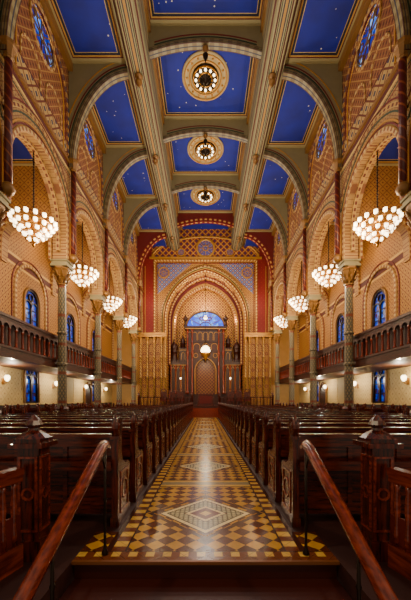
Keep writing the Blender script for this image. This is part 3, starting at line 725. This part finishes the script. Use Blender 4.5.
# ------------------------------------------------------------ ark
ak=empty('torah_ark',(0,30.6,.93)); tag(ak,'tall carved dark wood ark with blue lunette and domed towers','ark')
def bb(mb,x0,x1,y0,y1,z0,z1): mb.box(x0,x1,y0,y1,z0-.93,z1-.93)
mb=MB(); bb(mb,-3.65,3.65,0,1.2,.94,1.9); bb(mb,-3.7,3.7,-.08,1.2,1.9,2.05)
for i in range(12): bb(mb,-3.55+i*.6,-3.1+i*.6,-.04,0,1.1,1.75)
mb.obj('plinth',AWOOD,ak)
for s in (-1,1):
    mb=MB(); bb(mb,*sorted((s*1.9,s*3.6)),.15,1.1,2.05,5.0); 
    bb(mb,*sorted((s*1.9,s*3.68)),0,1.1,5.0,5.2); bb(mb,*sorted((s*1.9,s*3.62)),.05,1.1,5.2,5.35)
    for i in range(8): bb(mb,*sorted((s*(1.98+i*.21),s*(2.1+i*.21))),.05,.15,5.35,5.58)
    bb(mb,*sorted((s*1.9,s*2.65)),.2,1.0,5.35,6.5); bb(mb,*sorted((s*1.9,s*2.72)),.12,1.0,6.5,6.65)
    for i in range(4): bb(mb,*sorted((s*(1.98+i*.19),s*(2.08+i*.19))),.14,.24,6.65,6.82)
    mb.obj('wing',AWOOD,ak)
    mb=MB()
    for x in (2.27,2.8,3.3): mb.band(parch(s*x,3.5,.17,.4,1.4,8),MOLD(0,.05,.05),lambda a,b,d:(a,.15-d,b-.0))
    mb.band(parch(s*2.3,5.1,.16,.3,4.65,8),MOLD(0,.04,.05),lambda a,b,d:(a,.2-d,b))
    mb.obj('arch_panel',GOLD,ak)
    mb=MB()
    for z in (4.06,5.6): mb.box(*sorted((s*1.95,s*(3.66 if z<5 else 2.7))),-.02 if z<5 else .1,.0 if z<5 else .12,z,z+.05)
    mb.obj('gilded_fillet',GOLD,ak)
    for x in (2.0,2.53,3.05,3.55):
        mb=MB(); mb.lathe([(.1,1.12),(.1,1.25),(.06,1.35),(.055,3.4),(.1,3.65),(.11,4.07)],s*x,.05,10); mb.obj('colonnette',RWOOD,ak)
    mb=MB(); mb.lathe([(.36,4.42),(.36,4.6),(.3,4.65),(.28,5.4),(.36,5.45),(.36,5.55),(.26,5.6),(.38,5.78),(.42,5.98),(.34,6.2),(.14,6.44),(.04,6.6),(.07,6.68),(.01,6.95)],s*3.25,.5,12); mb.obj('domed_tower',AWOOD,ak)
    mb=MB(); mb.lathe([(.25,5.88),(.23,6.3),(.28,6.35),(.28,6.42),(.2,6.46),(.26,6.6),(.22,6.8),(.08,7.0),(.01,7.25)],s*2.35,.5,12); mb.obj('domed_tower',AWOOD,ak)
    mb=MB(); mb.lathe([(.02,0),(.05,.05),(.07,.14),(.03,.22)],0,0,8); mb.obj('lamp',SPARK,ak,(s*2.53,-.15,2.6)); 
cb=[(-1.95,2.05-.93),(-1.1,2.05-.93)]+parch(0,4.4-.93,1.05,1.3,None,10)+[(1.1,2.05-.93),(1.95,2.05-.93),(1.95,8.6-.93),(-1.95,8.6-.93)]
plate('centre_body',cb,[],.5,'xz',.2,AWOOD,ak)
mb=MB(); bb(mb,-2.1,2.1,-.2,.7,8.6,8.8); bb(mb,-2.2,2.2,-.28,.7,8.8,8.95); bb(mb,-1.95,1.95,-.16,0,6.35,6.5); bb(mb,-1.95,1.95,-.12,0,7.3,7.4); mb.band(parch(0,4.4-.93,1.07,1.32,2.05-.93,10),MOLD(0,.2,.08),mpx(-.05)); mb.obj('cornice',AWOOD,ak)
mb=MB(); mb.band(parch(0,4.4-.93,1.05,1.3,2.05-.93,10),MOLD(-.02,.06,.12),mpx(-.05)); 
for x in (-1.6,-1.1,-.55,0,.55,1.1,1.6): mb.band(rarch(x,7.2,.2,6.6,8),MOLD(0,.05,.06),mpx(-.05))
for x in (-.9,0,.9): mb.band(rarch(x,5.95,.3,5.6,10),MOLD(0,.05,.06),mpx(-.05))
mb.box(-2.1,2.1,-.24,-.2,7.72,7.8)
for s in (-1,1): mb.band(circ(s*1.0,5.05,.2,16),MOLD(0,.05,.06),mpx(-.05),closed=True)
mb.obj('gilded_edging',GOLD,ak)
mb=MB(); mb.box(-1.15,1.15,.42,.52,1.12,5.0); mb.box(-.03,.03,.38,.42,1.12,4.6)
for x in (-.52,.52):
    for z0,z1 in ((1.3,2.3),(2.45,3.5)): mb.box(x-.36,x+.36,.38,.42,z0,z1)
mb.obj('ark_door',ARKDOOR,ak)
for s in (-1,1):
    for x in (1.35,1.82):
        mb=MB(); mb.lathe([(.14,1.12),(.14,1.3),(.09,1.4),(.08,4.9),(.14,5.2),(.15,5.4),(.08,5.5),(.075,7.2),(.13,7.5),(.13,7.67)],s*x,-.18,10); mb.obj('colonnette',RWOOD,ak)
    mb=MB(); mb.lathe([(.2,8.02),(.2,8.2),(.15,8.25),(.14,8.6),(.22,8.65),(.24,8.85),(.15,9.05),(.03,9.2),(.01,9.4)],s*2.05,.1,12); mb.obj('corner_finial',AWOOD,ak)
lun=mk_glass('ark_lunette_blue',3,1.4,[(20,80,210),(50,120,235),(24,90,220),(110,170,240)])
mb=MB(); hp=[(1.85*math.cos(pi-pi*i/24),8.02+1.5*math.sin(pi-pi*i/24)) for i in range(25)]
plate('lunette_glass',hp,[],.06,'xz',.25,lun,ak)
mb.band(hp,MOLD(0,.2,.2),mpx(.2)); 
for i in range(1,6):
    a=pi*i/6; mb.band([(.55*math.cos(a),8.02+.45*math.sin(a)),(1.8*math.cos(a),8.02+1.46*math.sin(a))],RECT(-.03,.03,0,.06),mpx(.2))
mb.band([(.55*math.cos(pi-pi*i/12),8.02+.45*math.sin(pi-pi*i/12)) for i in range(13)],MOLD(0,.08,.08),mpx(.2))
mb.obj('lunette_frame',GOLDD,ak)
el=empty('eternal_lamp',(0,29.7,6.1)); tag(el,'hanging ringed brass sanctuary lamp glowing before the ark','hanging lamp')
mb=MB(); mb.tube([(0,0,.8),(0,0,7.77)],.02,6)
for i in range(3):
    a=2*pi*i/3; mb.tube([(.5*math.cos(a),.5*math.sin(a),.1),(0,0,1.35)],.016,5); mb.tube([(.62*math.cos(a),.62*math.sin(a),3.4),(0,0,4.6)],.016,5)
mb.obj('chain',IRON,el)
mb=MB(); mb.lathe([(.02,-.8),(.1,-.65),(.07,-.55),(.42,-.25),(.52,-.08),(.5,0)],0,0,16); mb.obj('bowl',BRASS,el)
mb=MB(); mb.tube([(.62*math.cos(2*pi*i/24),.62*math.sin(2*pi*i/24),3.4) for i in range(24)],.05,6,True); mb.obj('ring',BRASS,el)
mb=MB(); mb.lathe([(.36,0),(.48,.2),(.4,.5),(.2,.7)],0,0,14); mb.obj('glass_globe',BULB,el)
mb=MB(); mb.ball((0,0,3.5),.2,12,8); mb.obj('glass_globe',BULB,el)
light('POINT',(0,30.9,11.4),240,WARM,.03)  # unseen fill added in the apse to brighten the recess
for s in (-1,1):
    light('POINT',(s*3.3,31.3,9.9),80,WARM,.03); light('POINT',(s*4.6,27.6,11.0),170,WARM,.03)  # more unseen fills beside the arch, no fixtures modelled
light('POINT',(0,28.2,5.4),120,WARM,.03)  # unseen fill in front of the ark, no fixture modelled
# ------------------------------------------------------------ pews
PEWOL=[(0,0),(0,.98)]+arc(.065,1.14,.105,.11,-2.6,-2*pi+.1-.9,12)+[(.14,.98),(.13,.84),(.18,.72),(.3,.67),(.42,.68),(.5,.64),(.52,.56),(.48,.48),(.42,.4),(.42,.2),(.5,.1),(.54,.07),(.54,0)]
def pew(L,name,label,grp):
    e=empty(name)
    mb=MB(); mb.box(.06,L-.06,.08,.12,.12,1.0); mb.box(.06,L-.06,.05,.15,1.0,1.05)
    n=max(2,int(L/.55))
    for i in range(n):
        x0=.1+(L-.2)*i/n; mb.box(x0+.0,x0+.05,.06,.08,.15,1.0)
    mb.box(.06,L-.06,.06,.08,.12,.24); mb.box(.06,L-.06,.06,.08,.9,1.0)
    mb.obj('backrest',DWOOD,e)
    mb=MB(); mb.box(.06,L-.06,.1,.5,.42,.46); mb.obj('seat',DWOOD,e)
    mb=MB(); mb.box(.06,L-.06,-.1,.06,.66,.69); mb.box(.06,L-.06,-.1,-.085,.69,.76); mb.obj('book_ledge',DWOOD,e)
    for x,sg in ((.035,-1),(L-.035,1)):
        plate('pew_end',PEWOL,[],.07,'yz',x,DWOODX,e)
        mb=MB(); mb.box(x-.05,x+.05,-.035,.065,0,.1); mb.box(x-.036,x+.036,-.025,.045,.1,1.0); mb.box(x-.055,x+.055,-.04,.06,1.0,1.035); mb.lathe([(.045,1.035),(.022,1.08),(.05,1.13),(.052,1.17),(.03,1.22),(.01,1.28)],x,.01,8); mb.obj('end_post',DWOODX,e)
        mb=MB(); mb.band([(.1,.15),(.1,.58),(.38,.58),(.38,.15)],[(0,0),(.03,0),(.03,.012),(0,.012)],lambda a,b,d,x=x,sg=sg:(x+sg*(.035+d),a,b),closed=True); mb.obj('end_moulding',RWOOD,e)
        mb=MB(); mb.band(circ(.25,.38,.1,12),RECT(0,.025,0,.012),lambda a,b,d,x=x,sg=sg:(x+sg*(.035+d),a,b),closed=True); mb.obj('end_rosette',RWOOD,e)
    return tag(e,label,'pew',grp)
pw=pew(4.75,'pew','long dark walnut pew with carved scroll end','nave pews'); f=True
rows=[3.45+.84*i for i in range(25)]
for s in (-1,1):
    for y in rows:
        l=(1.0 if s>0 else -5.75,y,0)
        if f: pw.location=l; f=False
        else: copy_thing(pw,l)
sp=pew(1.95,'pew','short dark walnut side pew beneath the gallery','side pews'); f=True
for s in (-1,1):
    for y in rows[6:23]:
        l=(7.1 if s>0 else -9.05,y,0)
        if f: sp.location=l; f=False
        else: copy_thing(sp,l)
# ------------------------------------------------------------ foreground newels, handrails, balustrades
def newel():
    e=empty('newel_post')
    mb=MB(); mb.box(-.12,.12,-.12,.12,0,.18); mb.box(-.095,.095,-.095,.095,.18,1.02)
    mb.obj('shaft',DWOODX,e)
    mb=MB()
    for a in (-1,1):
        y=a*.095
        mb.band([(-.065,.28),(-.065,.92),(.065,.92),(.065,.28)],[(0,0),(.02,0),(.02,.012),(0,.012)],lambda p,q,d,y=y,a=a:(p,y+a*d,q),closed=True)
        mb.band([(-.065,.28),(-.065,.92),(.065,.92),(.065,.28)],[(0,0),(.02,0),(.02,.012),(0,.012)],lambda p,q,d,y=y,a=a:(y+a*d,p,q),closed=True)
        mb.band(circ(0,.6,.04,10),RECT(0,.02,0,.012),lambda p,q,d,y=y,a=a:(p,y+a*d,q),closed=True)
        mb.band(circ(0,.6,.04,10),RECT(0,.02,0,.012),lambda p,q,d,y=y,a=a:(y+a*d,p,q),closed=True)
    mb.obj('panel_moulding',RWOOD,e)
    mb=MB(); mb.box(-.15,.15,-.15,.15,1.02,1.06); mb.box(-.12,.12,-.12,.12,1.06,1.1)
    mb.lathe([(.15,1.1),(.1,1.14),(.05,1.17),(.045,1.19),(.075,1.22),(.06,1.26),(.015,1.31)],0,0,8,pi/8,False); mb.obj('finial',DWOODX,e)
    return tag(e,'stout square dark wood newel post with carved finial','post','newel posts')
nw=newel(); nw.location=(-1.6,2.8,0); copy_thing(nw,(1.6,2.8,0)); 
nw2=copy_thing(nw,(-1.78,2.05,0)); nw2.scale=(.75,.75,.75); nw3=copy_thing(nw,(1.78,2.05,0)); nw3.scale=(.75,.75,.75)
for s in (-1,1):
    e=empty('balustrade',(s*1.63,2.63,0)); e.rotation_euler=(0,0,s*math.radians(14)); tag(e,'mahogany balustrade with red panel and turned balusters','railing','stairwell balustrades')
    mb=MB(); mb.box(-.05,.05,-.43,0,.8,.86); mb.box(-.035,.035,-.43,0,.74,.8); mb.obj('top_rail',RWOOD,e)
    mb=MB(); mb.box(-.04,.04,-.43,0,.0,.2); mb.obj('bottom_rail',RWOOD,e)
    mb=MB(); mb.box(-.01,.01,-.43,0,.2,.45); mb.obj('panel',MAROON,e)
    for i in range(4):
        mb=MB(); mb.lathe([(.025,.2),(.03,.3),(.018,.4),(.028,.55),(.018,.68),(.028,.74)],0,-.06-i*.105,8); mb.obj('baluster',RWOOD,e)
for s in (-1,1):
    e=empty('handrail',(s*.945,2.8,0)); tag(e,'polished mahogany stair handrail on slim dark posts','handrail','stair handrails')
    path=[(0,.06,1.01),(0,.0,1.04),(0,-.1,1.0),(0,-.5,.8),(0,-1.0,.55),(0,-1.5,.3),(0,-2.0,.05)]
    prof=[(-.04,-.03),(-.045,.0),(-.032,.03),(0,.04),(.032,.03),(.045,0),(.04,-.03)]
    mb=MB()
    for (x,y,z) in path:
        for a,c in prof: mb.v.append((x+a,y,z+c))
    P=len(prof)
    for i in range(len(path)-1):
        for k in range(P): mb.face([i*P+k,i*P+(k+1)%P,(i+1)*P+(k+1)%P,(i+1)*P+k],smooth=True)
    mb.face(list(range(P))[::-1]); mb.face([(len(path)-1)*P+k for k in range(P)])
    mb.obj('rail',RWOOD,e)
    for y,zt,zb in ((.02,1.0,0),(-.95,.56,-.506)):
        mb=MB(); mb.lathe([(.032,zb),(.032,zb+.02),(.016,zb+.05),(.013,zb+.1),(.013,zt*.5),(.02,zt*.5+.02),(.013,zt*.5+.04),(.013,zt)],0,y,8)
        mb.tube([(0,y,zt*.8),(0,y-.04,zt*.87),(0,y-.06,zt*.9),(0,y-.04,zt*.92)],.008,5)
        mb.obj('post',IRON,e)
# ------------------------------------------------------------ sconces
def sconce():
    e=empty('wall_sconce'); mb=MB(); mb.box(-.03,0,-.08,.08,-.15,.15); mb.tube([(-.02,0,-.05),(-.15,0,-.1),(-.2,0,0)],.015,6); mb.obj('bracket',BRASS,e)
    mb=MB(); mb.lathe([(.03,.0),(.1,.08),(.12,.2),(.07,.28)],-.2,0,10); mb.obj('glass_shade',BULB,e)
    return tag(e,'small brass wall sconce with lit opal shade','wall lamp','gallery sconces')
sc=sconce(); f=True
for s in (-1,1):
    for c in cols[2:]:
        l=(s*9.19,c,2.3)
        if f: sc.location=l; sc.rotation_euler=(0,0,0 if s>0 else pi); f=False
        else: copy_thing(sc,l,0 if s>0 else pi)
# ------------------------------------------------------------ world & camera
w=bpy.data.worlds.new('w'); SC.world=w; w.use_nodes=True
w.node_tree.nodes['Background'].inputs[0].default_value=(1,.82,.6,1); w.node_tree.nodes['Background'].inputs[1].default_value=.38
cd=bpy.data.cameras.new('camera'); cam=bpy.data.objects.new('camera',cd); COL.objects.link(cam)
cam.location=(0,0,EYE); cam.rotation_euler=(pi/2,0,0)
cd.sensor_fit='HORIZONTAL'; cd.sensor_width=36; cd.lens=300/411*36; cd.shift_y=100/411; cd.clip_start=.05
SC.camera=cam
